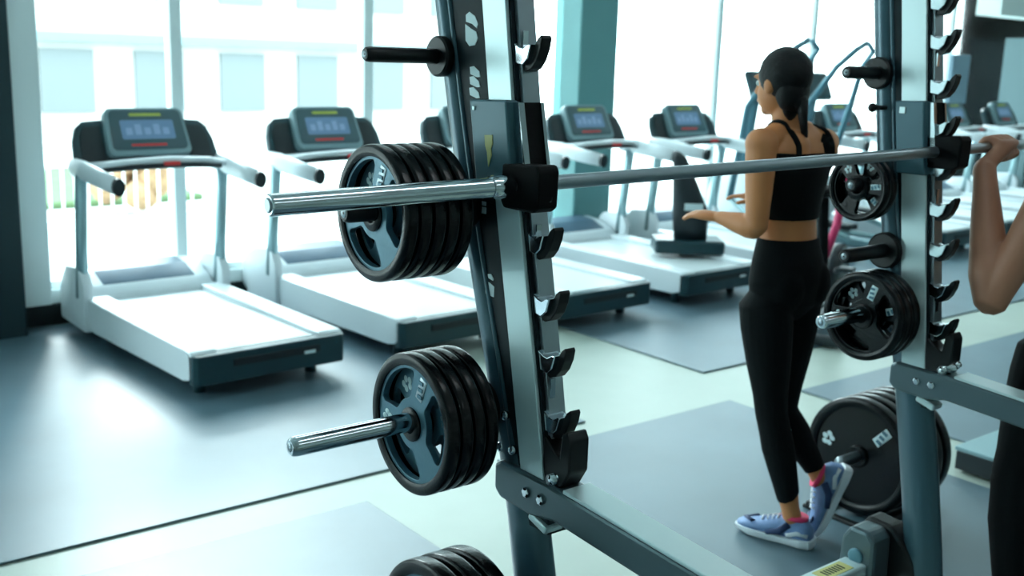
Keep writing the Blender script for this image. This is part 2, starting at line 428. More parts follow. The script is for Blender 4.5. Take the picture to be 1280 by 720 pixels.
# marks on the left post panel: worn white numerals
def blob(mb, a, b0, z0, pts):
    mb.prism([(b0-p*1.35, z0+q*1.1) for p, q in pts], 'x', a-.0012, a+.001)
lobeA = [(-.013, .012), (-.004, .018), (.01, .01), (.018, -.004), (.016, -.012), (.004, -.004), (-.012, .0)]
lobeB = [(-.014, -.004), (.0, -.012), (.014, -.018), (.019, -.03), (.012, -.042), (-.002, -.044), (-.012, -.034)]
for (bb_, zz_, k) in ((.166, 1.665, 0), (.148, 1.545, 1), (.108, 1.294, 2), (.078, 1.136, 3), (.05, .968, 3)):
    mb = MB()
    if k == 0: blob(mb, .004, bb_, zz_, lobeA); blob(mb, .004, bb_, zz_, lobeB)
    elif k == 1:
        for d in (.02, .0, -.022): blob(mb, .004, bb_, zz_+d, [(-.013, .009), (-.003, .011), (.011, .002), (.014, -.008), (.006, -.009), (-.011, -.004)])
    elif k == 2:
        mb.box((.0035, bb_, zz_+.007), (.002, .02, .009), bev=.001); mb.box((.0035, bb_, zz_-.007), (.002, .022, .014), bev=.001)
    else:
        blob(mb, .004, bb_, zz_+.014, [(-.006, .006), (.002, .008), (.01, .0), (.008, -.004), (-.004, -.001)])
        blob(mb, .004, bb_, zz_, [(-.012, .006), (.0, .003), (.011, -.002), (.011, -.022), (-.01, -.02)])
    mb.build('post_numeral', 'white_mark', rack)
b = MB(); blob(b, -.0245, .058, 1.42, [(-.01, .022), (.008, .024), (.01, .008), (.006, .0), (.008, -.012), (.001, -.034), (-.003, -.008), (-.008, .004)]); b.build('bracket_logo', 'yellow_label', rack)
# bolts low on the left post
b = MB()
for bb_, zz_ in ((.008, .872), (.02, .80), (-.02, .805)):
    b = MB(); b.ball((0.0, bb_, zz_), (.01, .011, .012), sub=2); b.build('post_bolt', 'chrome', rack)
# pegs
def peg(a1, a0, b0, z0, r, m, fl, name='weight_peg', flange_b=None):
    """a0: root at the post, a1: tip"""
    mb = MB(); mb.lathe([(a1, 0), (a1, r*.72), (a1+.004, r*.92), (a1+.012, r), (a0, r), (a0, 0)], (0, b0, z0), 'x', 32)
    o = mb.build(name, m, rack, autosmooth=35)
    mb = MB(); mb.lathe([(a0-.024, 0), (a0-.024, fl*.9), (a0-.02, fl), (a0-.006, fl), (a0-.004, fl*.9), (a0, fl*.6), (a0, 0)], (0, b0, z0), 'x', 32)
    mb.build('peg_flange', 'black_paint', o, autosmooth=35)
    mb = MB(); mb.lathe([(a1+.0005, 0), (a1-.001, r*.45), (a1+.001, r*.5)], (0, b0, z0), 'x', 20); mb.build('peg_cap', 'grey_steel', o)
    return o
PEG = {}
PEG['LA'] = peg(-.195, .0, .25, 1.594, .0155, 'black_paint', .042)
PEG['LB'] = peg(-.30, .0, .15, 1.295, .02, 'black_paint', .05)
PEG['LC'] = peg(-.455, .0, .078, .874, .0195, 'chrome', .06)
PEG['LD'] = peg(-.28, .0, -.03, .44, .022, 'black_paint', .06)
PEG['RA'] = peg(SP-.165, SP, .14, 1.585, .0175, 'black_paint', .045)
PEG['RB'] = peg(SP-.16, SP, .095, 1.28, .02, 'black_paint', .05)
PEG['RM'] = peg(SP-.21, SP, .06, 1.09, .02, 'black_paint', .052)
PEG['RC'] = peg(SP-.33, SP, .03, .925, .021, 'chrome', .05)
# floor cross rail between the posts with its end casting
b = MB(); b.box((SP/2, .0, .15), (SP-.16, .075, .05), bev=.006); cr_ = b.build('cross_rail', 'baked_sheen_steel', rack)
b = MB(); b.box((SP-.2, .0, .1758), (.13, .05, .002)); o_ = b.build('rail_label', 'yellow_label', cr_)
b = MB()
for i in range(7): b.box((SP-.24+i*.013, .0, .1772), (.006, .028, .001))
b.build('rail_label_print', 'dark_panel', o_)
b = MB(); b.prism([(.06, .11), (.055, .235), (.03, .275), (-.03, .275), (-.055, .25), (-.06, .11)], 'x', SP-.09, SP+.0, bev=.012); cs = b.build('foot_casting', 'rail_paint', rack)
b = MB(); b.lathe([(0, 0), (0, .024), (-.005, .024), (-.007, .018), (-.007, 0)], (SP-.09, 0, .19), 'x', 24); b.build('casting_cap', 'steel_blue', cs)
b = MB(); b.prism([(.065, .03), (.06, .235), (.03, .285), (-.05, .28), (-.14, .2), (-.19, .0), (.065, .0)], 'x', SP-.005, SP+.07, bev=.012); b.build('foot_block', 'black_paint', rack)
b = MB(); b.prism([(.065, .0), (.06, .2), (.03, .24), (-.05, .24), (-.14, .18), (-.19, .0)], 'x', -.03, .07, bev=.012); b.build('foot_block', 'black_paint', rack)
b = MB(); b.tube([(SP-.045, .125, 1.49), (SP+.01, .11, 1.49)], .007, 10); b.ball((SP-.045, .125, 1.49), .013); b.build('lock_pin', 'black_paint', rack)

# ================================================================= barbell
bar = empty('barbell', RW(0, -.03, 1.355), YAW)
tag(bar, 'long chrome barbell resting on the two black cups of the squat rack', 'barbell')
bdir = V((1, -.018, .018)).normalized()
def along(a): return bdir*a
def cyl(prof, name, m, par, n=32):
    mb = MB(); mb.lathe(prof, (0, 0, 0), 'x', n)
    Rm = V((1, 0, 0)).rotation_difference(bdir).to_matrix()
    for v in mb.bm.verts: v.co = Rm @ v.co
    return mb.build(name, m, par, autosmooth=35)
cyl([(-.06, 0), (-.06, .0148), (2.12, .0148), (2.12, 0)], 'shaft', 'grey_steel', bar)
sl = cyl([(-.538, 0), (-.538, .0165), (-.535, .0195), (-.07, .0195), (-.07, 0)], 'sleeve', 'chrome', bar)
cyl([(-.541, 0), (-.541, .011), (-.539, .013), (-.537, .013)], 'end_cap', 'grey_steel', sl)
cyl([(-.085, 0), (-.085, .0215), (-.078, .0235), (-.05, .0235), (-.045, .021), (-.036, .021), (-.036, 0)], 'collar', 'chrome', bar)
cyl([(2.09, 0), (2.09, .0245), (2.12, .0245), (2.12, 0)], 'collar', 'chrome', bar)
cyl([(2.12, 0), (2.12, .0195), (2.56, .0195), (2.56, 0)], 'sleeve', 'chrome', bar)
for a in (.42,):
    cyl([(a, .0149), (a, .0151), (a+.008, .0151), (a+.008, .0149)], 'knurl_ring', 'grey_steel', bar)

# ============================================================ weight plates
def plate_mesh(R, th, holes=True, hub_r=.028, big=False):
    """returns dict of part meshes in local coords, axis along x, front face at x=-th/2"""
    parts = {}
    b = MB()
    # rim
    t = th/2; ri = R*.83
    b.lathe([(-t*.8, ri), (-t, ri+.006), (-t, R-.006), (-t+.004, R-.001), (-t+.008, R), (t-.008, R), (t-.004, R-.001), (t, R-.006), (t, ri+.006), (t*.8, ri), (-t*.8, ri)], n=72, m='plate_iron')
    parts['rim'] = b
    # web with three grip openings
    cu = bpy.data.curves.new('w', 'CURVE'); cu.dimensions = '2D'; cu.fill_mode = 'BOTH'; cu.extrude = th*.22; cu.bevel_depth = .0015; cu.resolution_u = 2
    def spl(pts):
        s = cu.splines.new('POLY'); s.points.add(len(pts)-1)
        for p, q in zip(s.points, pts): p.co = (q[0], q[1], 0, 1)
        s.use_cyclic_u = True
    spl([((ri+.002)*cos(2*pi*i/72), (ri+.002)*sin(2*pi*i/72)) for i in range(72)])
    spl([(hub_r*.95*cos(2*pi*i/32), hub_r*.95*sin(2*pi*i/32)) for i in range(32)])
    r0, r1 = R*.36, R*.79
    if holes:
        for k in range(3):
            a_ = pi/2 + pi/3 + k*2*pi/3 + .25; hw = .72
            pts = []
            N = 26
            # rounded sector outline
            for i in range(N):
                t_ = -1+2*i/(N-1); pts.append((r1, t_*(hw-.09)))
            for i in range(1, 6):
                q = i/6*pi/2; pts.append((r1-(R*.1)*(1-cos(q)), (hw-.09)+.09*sin(q)))
            for i in range(6):
                q = i/5; pts.append((r1-R*.1-(r1-r0-R*.18)*q, hw*(1-.12*q)))
            for i in range(1, 6):
                q = i/6*pi/2; pts.append((r0+R*.08*(1-sin(q)), hw*.88-.3*(1-cos(q))))
            for i in range(7):
                t_ = 1-2*i/6; pts.append((r0, t_*(hw*.88-.3)))
            for i in range(5, 0, -1):
                q = i/6*pi/2; pts.append((r0+R*.08*(1-sin(q)), -(hw*.88-.3*(1-cos(q)))))
            for i in range(5, -1, -1):
                q = i/5; pts.append((r1-R*.1-(r1-r0-R*.18)*q, -hw*(1-.12*q)))
            for i in range(5, 0, -1):
                q = i/6*pi/2; pts.append((r1-(R*.1)*(1-cos(q)), -((hw-.09)+.09*sin(q))))
            spl([(r*cos(a_+t_), r*sin(a_+t_)) for r, t_ in pts])
    ob = bpy.data.objects.new('tmp', cu); col.objects.link(ob)
    dg = bpy.context.evaluated_depsgraph_get(); me = bpy.data.meshes.new_from_object(ob.evaluated_get(dg))
    bpy.data.objects.remove(ob); bpy.data.curves.remove(cu)
    me.transform(Matrix(((0, 0, 1, 0), (1, 0, 0, 0), (0, 1, 0, 0), (0, 0, 0, 1))))
    b2 = MB(); b2.bm.from_mesh(me); bpy.data.meshes.remove(me); b2._m('plate_face_lit')
    parts['web'] = b2
    b = MB(); h = hub_r
    b.lathe([(-t*1.02, h*.72), (-t*1.02, h*1.2), (-t*.8, h*1.35), (t*.8, h*1.35), (t*1.02, h*1.2), (t*1.02, h*.72), (-t*1.02, h*.72)], n=40, m='plate_iron')
    parts['hub'] = b
    # raised lettering pad and a bright worn logo on the spokes
    b = MB()
    a_ = pi/2+.25; rr = R*.6; c = (-th*.26, rr*cos(a_), rr*sin(a_))
    b.box(c, (.004, R*.16, R*.34), m='grey_steel', rot=((1, 0, 0), a_-pi/2), bev=.0015)
    for q in (-.5, 0, .5): b.box((c[0]-.003, c[1], c[2]+q*R*.2), (.003, R*.1, R*.05), m='plate_face_lit')
    parts['badge'] = b
    b = MB(); a_ = pi/2+.25+4*pi/3; rr = R*.62
    for i in range(5):
        q = 2*pi*i/5; b.ball((-th*.27, rr*cos(a_)+R*.07*cos(q), rr*sin(a_)+R*.09*sin(q)), (.002, R*.055, R*.045), sub=2, m='white_mark')
    parts['logo'] = b
    return parts
def make_plate(R, th, dark=False, hub_r=.028, holes=True):
    root = empty('weight_plate')
    for k, mb in plate_mesh(R, th, holes, hub_r).items():
        o = mb.build(k, 'plate_face_lit', root, autosmooth=40)
        if dark and k == 'web': o.data.materials[0] = M_['plate_iron']
        if dark and k == 'badge': o.data.materials[0] = M_['white_mark']
        if k == 'badge': o['label'] = 'raised lettering pad'
        if k == 'logo': o['label'] = 'bright worn logo'
    return root
def set_plates(proto, a_list, b0, z0, labels, group, spin, hub_r=.028):
    for i, (a, lb) in enumerate(zip(a_list, labels)):
        o = proto if i == 0 else copy_tree(proto)
        o.location = RW(a, b0, z0); o.rotation_euler = (spin+i*.9, 0, YAW); tag(o, lb, 'weight plate', group)
ordn = ['outermost', 'second', 'third', 'fourth', 'innermost']
p1 = make_plate(.136, .028, hub_r=.026)
set_plates(p1, [-.222+i*.032 for i in range(5)], .158, 1.288, ['round black weight plate on the upper left peg, %s of five' % q for q in ordn], 'plates on the upper left peg', .15)
p2 = make_plate(.146, .028, hub_r=.026)
set_plates(p2, [-.178+i*.031 for i in range(4)], .078, .868, ['round black weight plate on the long silver peg of the left post, %s of four' % q for q in ('outermost', 'second', 'third', 'innermost')], 'plates on the silver left peg', .15)
p3 = make_plate(.178, .036, hub_r=.028)
set_plates(p3, [-.195+i*.047 for i in range(3)], -.03, .432, ['large black weight plate at the bottom of the left post, %s of three' % q for q in ('outermost', 'middle', 'innermost')], 'plates at the bottom of the left post', .3)
p4 = make_plate(.095, .028, dark=True, hub_r=.026)
set_plates(p4, [SP-.115, SP-.085], .095, 1.272, ['small black weight plate on the upper peg of the right post, %s' % q for q in ('outer one', 'inner one')], 'small plates on the right post', 1.2)
p5 = make_plate(.126, .03, dark=True, hub_r=.026)
set_plates(p5, [SP-.13, SP-.095, SP-.06], .03, .918, ['black grip plate on the silver peg of the right post, %s of three' % q for q in ('outermost', 'middle', 'innermost')], 'plates on the silver right peg', .1)
# big plates standing in a low cradle behind the right post
C0 = Zp(1085, 640, 0); 
p6 = make_plate(.215, .042, dark=True, holes=False, hub_r=.03)
base = V((1.27, 3.68, 0))
for i, q in enumerate(('front one', 'second one', 'third one', 'fourth one', 'rearmost one')):
    o = p6 if i == 0 else copy_tree(p6)
    o.location = base + u*(i*.056) + V((0, 0, .235)); o.rotation_euler = (.5+i, 0, YAW)
    tag(o, 'big black weight plate standing upright behind the right post, %s' % q, 'weight plate', 'big plates behind the right post')
cr = empty('plate_cradle', base + u*.112, YAW); tag(cr, 'low black floor cradle holding the big plates behind the right post', 'plate rack')
b = MB(); 
for y in (-.12, .12): b.box((0, y, .025), (.44, .03, .03), bev=.005)
b.build('side_bar', 'black_paint', cr)
b = MB()
for x in (-.2, .2): b.box((x, 0, .012), (.03, .3, .02), bev=.004)
b.build('cross_bar', 'black_paint', cr)
b = MB(); b.lathe([(-.24, 0), (-.24, .017), (-.23, .02), (.22, .02), (.22, 0)], (0, 0, .235), 'x', 24); b.build('axle', 'grey_steel', cr)
b = MB()
for x in (.21,): b.box((x, 0, .12), (.02, .05, .24), bev=.004)
b.build('axle_stand', 'black_paint', cr)

# ============================================================== treadmills
TA = radians(41.6)
tr_ = V((cos(TA), sin(TA), 0)); tf = V((-sin(TA), cos(TA), 0))
def make_treadmill():
    t = empty('treadmill')
    W = .40
    # deck side rails and belt
    for sx in (-1, 1):
        b = MB(); pts = [(0, .11), (0, .225), (.02, .24), (1.3, .25), (1.36, .24), (1.36, .10), (1.2, .075), (.1, .085)]
        b.prism(pts, 'x', sx*.27, sx*W, bev=.008); b.build('side_rail', 'tm_white', t)
    b = MB(); b.box((0, .72, .205), (.54, 1.34, .03), bev=.004); b.build('belt', 'tm_belt', t)
    b = MB(); b.box((0, .7, .13), (.5, 1.3, .1)); b.build('deck_frame', 'tm_black', t)
    b = MB(); b.lathe([(-.265, 0), (-.265, .022), (.265, .022), (.265, 0)], (0, .03, .2), 'x', 16); b.build('roller', 'tm_black', t)
    # dark rear end cap
    b = MB(); b.prism([(-W, -.01), (-W+.02, -.035), (W-.02, -.035), (W, -.01), (W, .03), (-W, .03)], 'z', .085, .225, bev=.006)
    cap = b.build('end_cap', 'tm_dark', t)
    b = MB(); b.box((.02, -.037, .175), (.46, .01, .035), bev=.004); b.build('cap_recess', 'tm_black', cap)
    b = MB(); b.box((.19, -.043, .165), (.06, .006, .016), bev=.002); b.build('cap_plate', 'white_mark', cap)
    for sx in (-.3, .3):
        b = MB(); b.lathe([(0, 0), (0, .03), (.05, .026), (.085, .02), (.085, 0)], (sx, .14, .009), 'z', 16); b.build('foot', 'tm_dark', t)
    for sx in (-.33, .33):
        b = MB(); b.lathe([(-.02, 0), (-.02, .045), (.02, .045), (.02, 0)], (sx, 1.5, .055), 'x', 20); b.build('wheel', 'tm_black', t)
    # motor hood
    b = MB(); secs = []
    hood = [(1.28, .20, .02), (1.32, .27, .05), (1.42, .32, .09), (1.58, .36, .12), (1.7, .34, .12), (1.78, .26, .10), (1.80, .2, .08)]
    pts = [(1.30, .09), (1.30, .245), (1.36, .29), (1.5, .345), (1.64, .36), (1.74, .33), (1.8, .25), (1.81, .12), (1.74, .08)]
    b.prism(pts, 'x', -.36, .36, bev=.02); b.build('motor_hood', 'tm_white', t, autosmooth=40)
    b = MB(); b.prism([(1.37, .296), (1.5, .35), (1.64, .366), (1.72, .345), (1.72, .33), (1.5, .33), (1.37, .28)], 'x', -.27, .27, bev=.006); b.build('hood_cover', 'tm_hood', t, autosmooth=40)
    for sx in (-1, 1):
        b = MB(); x = sx*.40
        b.prism([(1.24, .07), (1.24, .33), (1.3, .42), (1.5, .4), (1.6, .28), (1.6, .09)], 'x', x-.028, x+.028, bev=.012); b.build('upright_foot', 'tm_white', t, autosmooth=40)
        b = MB(); b.tube([(x, 1.33, .25), (x, 1.31, .5), (x, 1.26, .92)], [(.032, .045), (.03, .04), (.03, .04)], 16, flat=(1, 0, 0)); b.build('upright', 'tm_silver', t)
        # arm
        b = MB(); b.tube([(x, 1.36, .95), (x, 1.2, .945), (x*.99, 1.0, .925), (x*.97, .8, .905)], [(.028, .05), (.03, .055), (.03, .05), (.028, .044)], 16, flat=(1, 0, 0)); ar = b.build('hand_rail', 'tm_white', t)
        b = MB(); b.tube([(x*.97, .805, .906), (x*.968, .775, .902)], [(.03, .046), (.029, .044)], 16, flat=(1, 0, 0)); b.build('rail_end', 'tm_black', ar)
    # tray and crossbar
    b = MB(); b.tube([(-.4, 1.2, .955), (-.25, 1.12, .985), (0, 1.07, 1.0), (.25, 1.12, .985), (.4, 1.2, .955)], [(.02, .03), (.02, .03), (.022, .04), (.02, .03), (.02, .03)], 14, flat=(0, 0, 1)); hb = b.build('heart_rate_bar', 'tm_white', t)
    b = MB(); b.tube([(-.33, 1.14, .95), (-.2, 1.075, .965), (0, 1.045, .975), (.2, 1.075, .965), (.33, 1.14, .95)], .014, 10); b.build('grip_underside', 'tm_black', hb)
    b = MB(); b.box((.0, 1.028, .985), (.09, .012, .02), bev=.003); b.build('stop_button', 'red_mark', hb)
    # dark wings
    tl = radians(26)        # lean of the console
    Rc = Matrix.Rotation(-tl, 3, 'X')
    def cpt(x, h, d): return Rc @ V((x, d, h)) + V((0, 1.27, .97))
    def panel(name, outline, d0, d1, m, par, bev=.004):
        mb = MB(); A = [mb.bm.verts.new(cpt(x, h, d0)) for x, h in outline]; B = [mb.bm.verts.new(cpt(x, h, d1)) for x, h in outline]
        mb.bm.faces.new(A); mb.bm.faces.new(B[::-1])
        for i in range(len(A)): j = (i+1) % len(A); mb.bm.faces.new((A[i], B[i], B[j], A[j]))
        bmesh.ops.recalc_face_normals(mb.bm, faces=mb.bm.faces[:])
        if bev: bmesh.ops.bevel(mb.bm, geom=mb.bm.edges[:], offset=bev, segments=2, profile=.5, affect='EDGES')
        return mb.build(name, m, par, autosmooth=40)
    def rrect(x0, x1, h0, h1, r, n=5, taper=0):
        o = []
        for cx, cy, a0 in ((x1-r, h1-r, 0), (x0+r, h1-r, 90), (x0+r, h0+r, 180), (x1-r, h0+r, 270)):
            for i in range(n+1):
                a = radians(a0+90*i/n); hh = cy+r*sin(a); o.append(((cx+r*cos(a))*(1+taper*(hh-h0)), hh))
        return o
    wing = [(-.40, -.02), (-.405, .06), (-.395, .15), (-.37, .22), (-.33, .255), (-.2, .265), (.2, .265), (.33, .255), (.37, .22), (.395, .15), (.405, .06), (.40, -.02)]
    wg = panel('console_wing', wing, .03, .07, 'tm_dark', t, .008)
    panel('wing_pocket', [(-.37, .0), (-.36, .17), (-.33, .22), (-.24, .225), (-.24, .0)], .022, .032, 'tm_black', wg, .003)
    panel('wing_pocket', [(.37, .0), (.36, .17), (.33, .22), (.24, .225), (.24, .0)], .022, .032, 'tm_black', wg, .003)
    b = MB(); b.tube([(-.41, 1.3, .95), (-.2, 1.24, .965), (0, 1.22, .97), (.2, 1.24, .965), (.41, 1.3, .95)], [(.025, .06), (.025, .08), (.025, .09), (.025, .08), (.025, .06)], 14, flat=(0, 0, 1)); b.build('tray', 'tm_white', t)
    cs = panel('console', rrect(-.235, .235, .035, .31, .04, taper=-.25), -.02, .04, 'screen_frame', t, .008)
    panel('console_face', rrect(-.212, .212, .065, .295, .03, taper=-.25), -.0245, -.018, 'screen_face', cs, .001)
    panel('display', rrect(-.15, .15, .125, .235, .01), -.0265, -.0235, 'display', cs, 0)
    for i in range(5):
        panel('digit', rrect(-.125+i*.052, -.09+i*.052, .15, .19+.02*(i % 2), .004), -.0275, -.026, 'digit', cs, 0)
    panel('brand_strip', rrect(-.09, .09, .258, .275, .006), -.0262, -.0235, 'yellow_mark', cs, 0)
    panel('button_strip', rrect(-.11, .09, .085, .098, .004), -.0262, -.0235, 'red_mark', cs, 0)
    return t
T0 = V((-1.14, 4.96, 0))
tm = make_treadmill()
tlabels = {0: 'leftmost grey and white treadmill with lit console, nearest the camera', 1: 'second treadmill from the left, its deck partly behind the weight plates',
 2: 'treadmill mostly hidden behind the left rack post, in front of the teal pillar', 3: 'fourth treadmill from the left, just right of the teal pillar',
 4: 'treadmill next to the standing woman, beside her left hand', 6: 'distant treadmill seen between the woman and the right rack post',
 7: 'distant treadmill directly behind the right rack post', 8: 'distant treadmill seen just right of the right rack post', 9: 'farthest treadmill, behind the lifter\'s forearm'}
first = True
for k in sorted(tlabels):
    o = tm if first else copy_tree(tm); first = False
    o.location = T0 + tr_*1.142*k; o.rotation_euler.z = TA
    tag(o, tlabels[k], 'treadmill', 'row of treadmills along the windows')
    tx = o
# dark bag hanging in front of treadmill console next to the woman
bx = P(858, 288, 7.7)
bg = empty('gym_bag', V((bx.x, bx.y, .25))); tag(bg, 'dark slim bag with a white tag propped beside the woman\'s hand', 'bag')
b = MB(); b.loft([(V((.03, 0, .10)), V((.12, 0, 0)), V((0, .06, 0))), (V((.02, 0, .3)), V((.13, 0, 0)), V((0, .07, 0))), (V((-.03, 0, .5)), V((.09, 0, 0)), V((0, .05, 0))), (V((-.08, 0, .68)), V((.05, 0, 0)), V((0, .03, 0))), (V((-.1, 0, .72)), V((.02, 0, 0)), V((0, .02, 0)))], 20)
b.build('body', 'tm_black', bg)
b = MB(); b.box((.03, -.073, .34), (.13, .006, .05)); b.build('tag', 'white_mark', bg)
b = MB(); b.box((.02, .05, .05), (.5, .3, .10), bev=.02); b.build('bag_base', 'tm_dark', bg)

# ============================================================ other machines
def elliptical(loc, rz, label):
    e = empty('elliptical_trainer', loc, rz); tag(e, label, 'elliptical trainer')
    b = MB(); b.box((0, .0, .06), (.55, .1, .08), bev=.02); b.box((0, 1.2, .06), (.6, .1, .08), bev=.02); b.box((0, .6, .09), (.12, 1.2, .08), bev=.02); b.build('base', 'tm_silver', e)
    b = MB(); b.lathe([(-.1, 0), (-.1, .3), (-.07, .34), (.07, .34), (.1, .3), (.1, 0)], (0, .95, .42), 'x', 32); b.build('flywheel_housing', 'tm_white', e, autosmooth=40)
    b = MB(); b.tube([(0, 1.0, .6), (0, .95, 1.0), (0, .9, 1.35)], [.06, .05, .045], 14); b.build('mast', 'steel_blue', e)
    b = MB(); b.box((0, .86, 1.42), (.34, .06, .26), rot=((1, 0, 0), -.4), bev=.03); b.build('console', 'tm_dark', e)
    for sx in (-1, 1):
        b = MB(); b.tube([(sx*.26, .9, .45), (sx*.3, .8, .9), (sx*.34, .72, 1.25), (sx*.36, .55+.1*sx, 1.6), (sx*.3, .42+.1*sx, 1.74), (sx*.18, .4+.1*sx, 1.8)], [.03, .03, .03, .026, .025, .022], 12)
        h = b.build('moving_handle', 'steel_blue', e)
        b = MB(); b.box((sx*.2, .45, .3+.05*sx), (.14, .42, .05), bev=.015); b.build('pedal', 'tm_black', e)
        b = MB(); b.tube([(sx*.2, .0, .2), (sx*.24, .5, .25+.05*sx), (sx*.26, .92, .48)], .022, 10); b.build('pedal_arm', 'tm_silver', e)
    return e
elliptical(T0 + tr_*1.142*4.7 + tf*.35, TA, 'elliptical trainer whose curved handle rises left of the woman\'s head')
elliptical(T0 + tr_*1.142*5.32 + tf*.25, TA, 'elliptical trainer whose tall handles rise right of the woman\'s head')
# dark exercise bike between woman and right rack post
q = Zp(1030, 400, 0); ex = empty('exercise_bike', V((1.93, 6.55, .0095)), radians(60)); tag(ex, 'dark exercise bike with a magenta frame between the woman and right post', 'exercise bike')
b = MB(); b.box((-.45, 0, .03), (.08, .5, .06), bev=.02); b.box((.45, 0, .03), (.08, .5, .06), bev=.02); b.box((0, 0, .06), (.9, .08, .06), bev=.02); b.build('base', 'tm_black', ex)
b = MB(); b.lathe([(-.03, 0), (-.03, .2), (.03, .2), (.03, 0)], (.28, 0, .29), 'y', 28); b.build('flywheel', 'tm_black', ex)
b = MB(); b.tube([(-.35, 0, .1), (-.1, 0, .42), (-.22, 0, .82)], .035, 12); b.build('seat_post', 'black_fabric', ex)
b = MB(); b.tube([(-.1, 0, .42), (.18, 0, .62), (.3, 0, .95)], .026, 12); b.build('main_tube', 'magenta', ex)
b = MB(); b.ball((-.23, 0, .87), (.14, .1, .04)); b.build('saddle', 'black_rubber', ex)
b = MB(); b.tube([(.2, -.2, 1.0), (.32, -.18, 1.0), (.32, .18, 1.0), (.2, .2, 1.0)], .016, 10); b.build('handlebar', 'tm_black', ex)
for sx in (-1, 1):
    b = MB(); b.tube([(.0, sx*.06, .36), (.02+.12*sx, sx*.1, .3-.1*sx)], .014, 8); b.box((.02+.12*sx, sx*.15, .3-.1*sx), (.1, .09, .025), bev=.006); b.build('pedal', 'tm_black', ex)
# storage shelf with a dark red box at the far right, and a wall screen
sh = empty('storage_shelf', room(11.78, .42, 0), WA); tag(sh, 'tall grey storage shelf against the far windows at the right edge', 'shelf')
b = MB(); b.box((0, .2, 1.0), (1.22, .03, 2.0)); b.build('back_panel', 'shelf_grey', sh)
for x in (-.61, .61):
    b = MB(); b.box((x, 0, 1.0), (.04, .42, 2.0), bev=.004); b.build('side_panel', 'shelf_grey', sh)
for z in (.2, .7, 1.15, 1.55, 1.98):
    b = MB(); b.box((0, 0, z), (1.2, .4, .03), bev=.003); b.build('shelf', 'tm_silver', sh)
for i, (x, z, m, nm, lb, sz) in enumerate([(-.1, 1.165, 'dark_red', 'storage_box', 'dark red box standing on the tall grey shelf', (.5, .3, .26)),
        (-.3, 1.565, 'frame_dark', 'storage_box', 'dark teal box on the upper board of the tall grey shelf', (.3, .26, .3))]):
    c = sh.matrix_basis @ V((x, -.02, z)); 
    b = MB(); b.box((0, 0, sz[2]/2+.002), sz, bev=.012); bxo = b.build(nm, m, loc=c, rotz=WA); tag(bxo, lb, 'box')
    b = MB(); b.box((0, 0, sz[2]-.02), (sz[0]+.012, sz[1]+.012, .05), bev=.008); b.build('lid', m, bxo)
tvp = P(1203, 109, 12.35)
tv = empty('wall_screen', room(10.02, .24, 0), WA); tag(tv, 'small grey-blue screen on a thin stand by the far windows', 'screen')
b = MB(); b.box((0, 0, 1.5), (.40, .05, .55), bev=.01); b.build('panel', 'tv_blue', tv)
b = MB(); b.box((0, .03, .62), (.05, .03, 1.22)); b.box((0, 0, .02), (.4, .3, .03), bev=.008); b.build('stand', 'tm_black', tv)
# low dark block with pale top beside the right rail
bk = empty('step_block', V((2.0, 4.17, 0.0)), YAW); tag(bk, 'low dark block with a pale top on the floor beside the right safety rail', 'block')
b = MB(); b.box((.05, .0, .05), (.36, .22, .08), bev=.006); b.build('body', 'tm_black', bk)
b = MB(); b.box((.05, .0, .0985), (.37, .23, .018), bev=.004); b.build('top', 'tm_silver', bk)

# ================================================================== people
def tapered(mb, p0, p1, radii, side, n=20):
    """limb from p0 to p1; radii: list of (t, r1, r2, sideshift)"""
    p0 = V(p0); p1 = V(p1); T = (p1-p0).normalized(); s = (V(side)-T*V(side).dot(T)).normalized(); b = T.cross(s)
    secs = []
    t0, ra, rb = radii[0][:3]; secs.append((p0+(p1-p0)*t0 - T*ra*.6, s*ra*.5, b*rb*.5))
    for q in radii:
        sh = q[3] if len(q) > 3 else 0
        secs.append((p0+(p1-p0)*q[0]+b*sh, s*q[1], b*q[2]))
    t1, ra, rb = radii[-1][:3]; secs.append((p0+(p1-p0)*t1 + T*ra*.6, s*ra*.5, b*rb*.5))
    mb.loft(secs, n)
def hand_relaxed(mb, wrist, dirv, nrm, thumb_side, s=1.0, curl=.5):
    """palm along dirv, nrm = back-of-hand normal, thumb on thumb_side"""
    d = V(dirv).normalized(); n = (V(nrm)-d*V(nrm).dot(d)).normalized(); t = V(thumb_side); t = (t-d*t.dot(d)-n*t.dot(n)).normalized()
    w_ = V(wrist)
    mb.loft([(w_-d*.03, t*.026*s, n*.02*s), (w_, t*.026*s, n*.018*s), (w_+d*.03*s, t*.034*s, n*.017*s), (w_+d*.065*s, t*.040*s, n*.015*s), (w_+d*.088*s, t*.038*s, n*.012*s)], 16)
    for i, (off, L) in enumerate(((.028, .070), (.010, .078), (-.009, .073), (-.027, .058))):
        p = w_+d*.082*s+t*off*s; a = .15; pts = [p-d*.02*s]
        seg = L*s/3; cur = p
        for j in range(4):
            pts.append(cur); dd = d*cos(a)-n*sin(a); cur = cur+dd*seg*(1.15-.12*j); a += curl*(.9 if j else .7)
        mb.tube(pts, [.0088*s, .0088*s, .0083*s, .0078*s, .0066*s], 10)
    p = w_+d*.022*s+t*.022*s
    mb.tube([p, p+t*.024*s+d*.022*s-n*.008*s, p+t*.036*s+d*.046*s-n*.018*s, p+t*.036*s+d*.066*s-n*.026*s], [.0125*s, .011*s, .0095*s, .0075*s], 10)
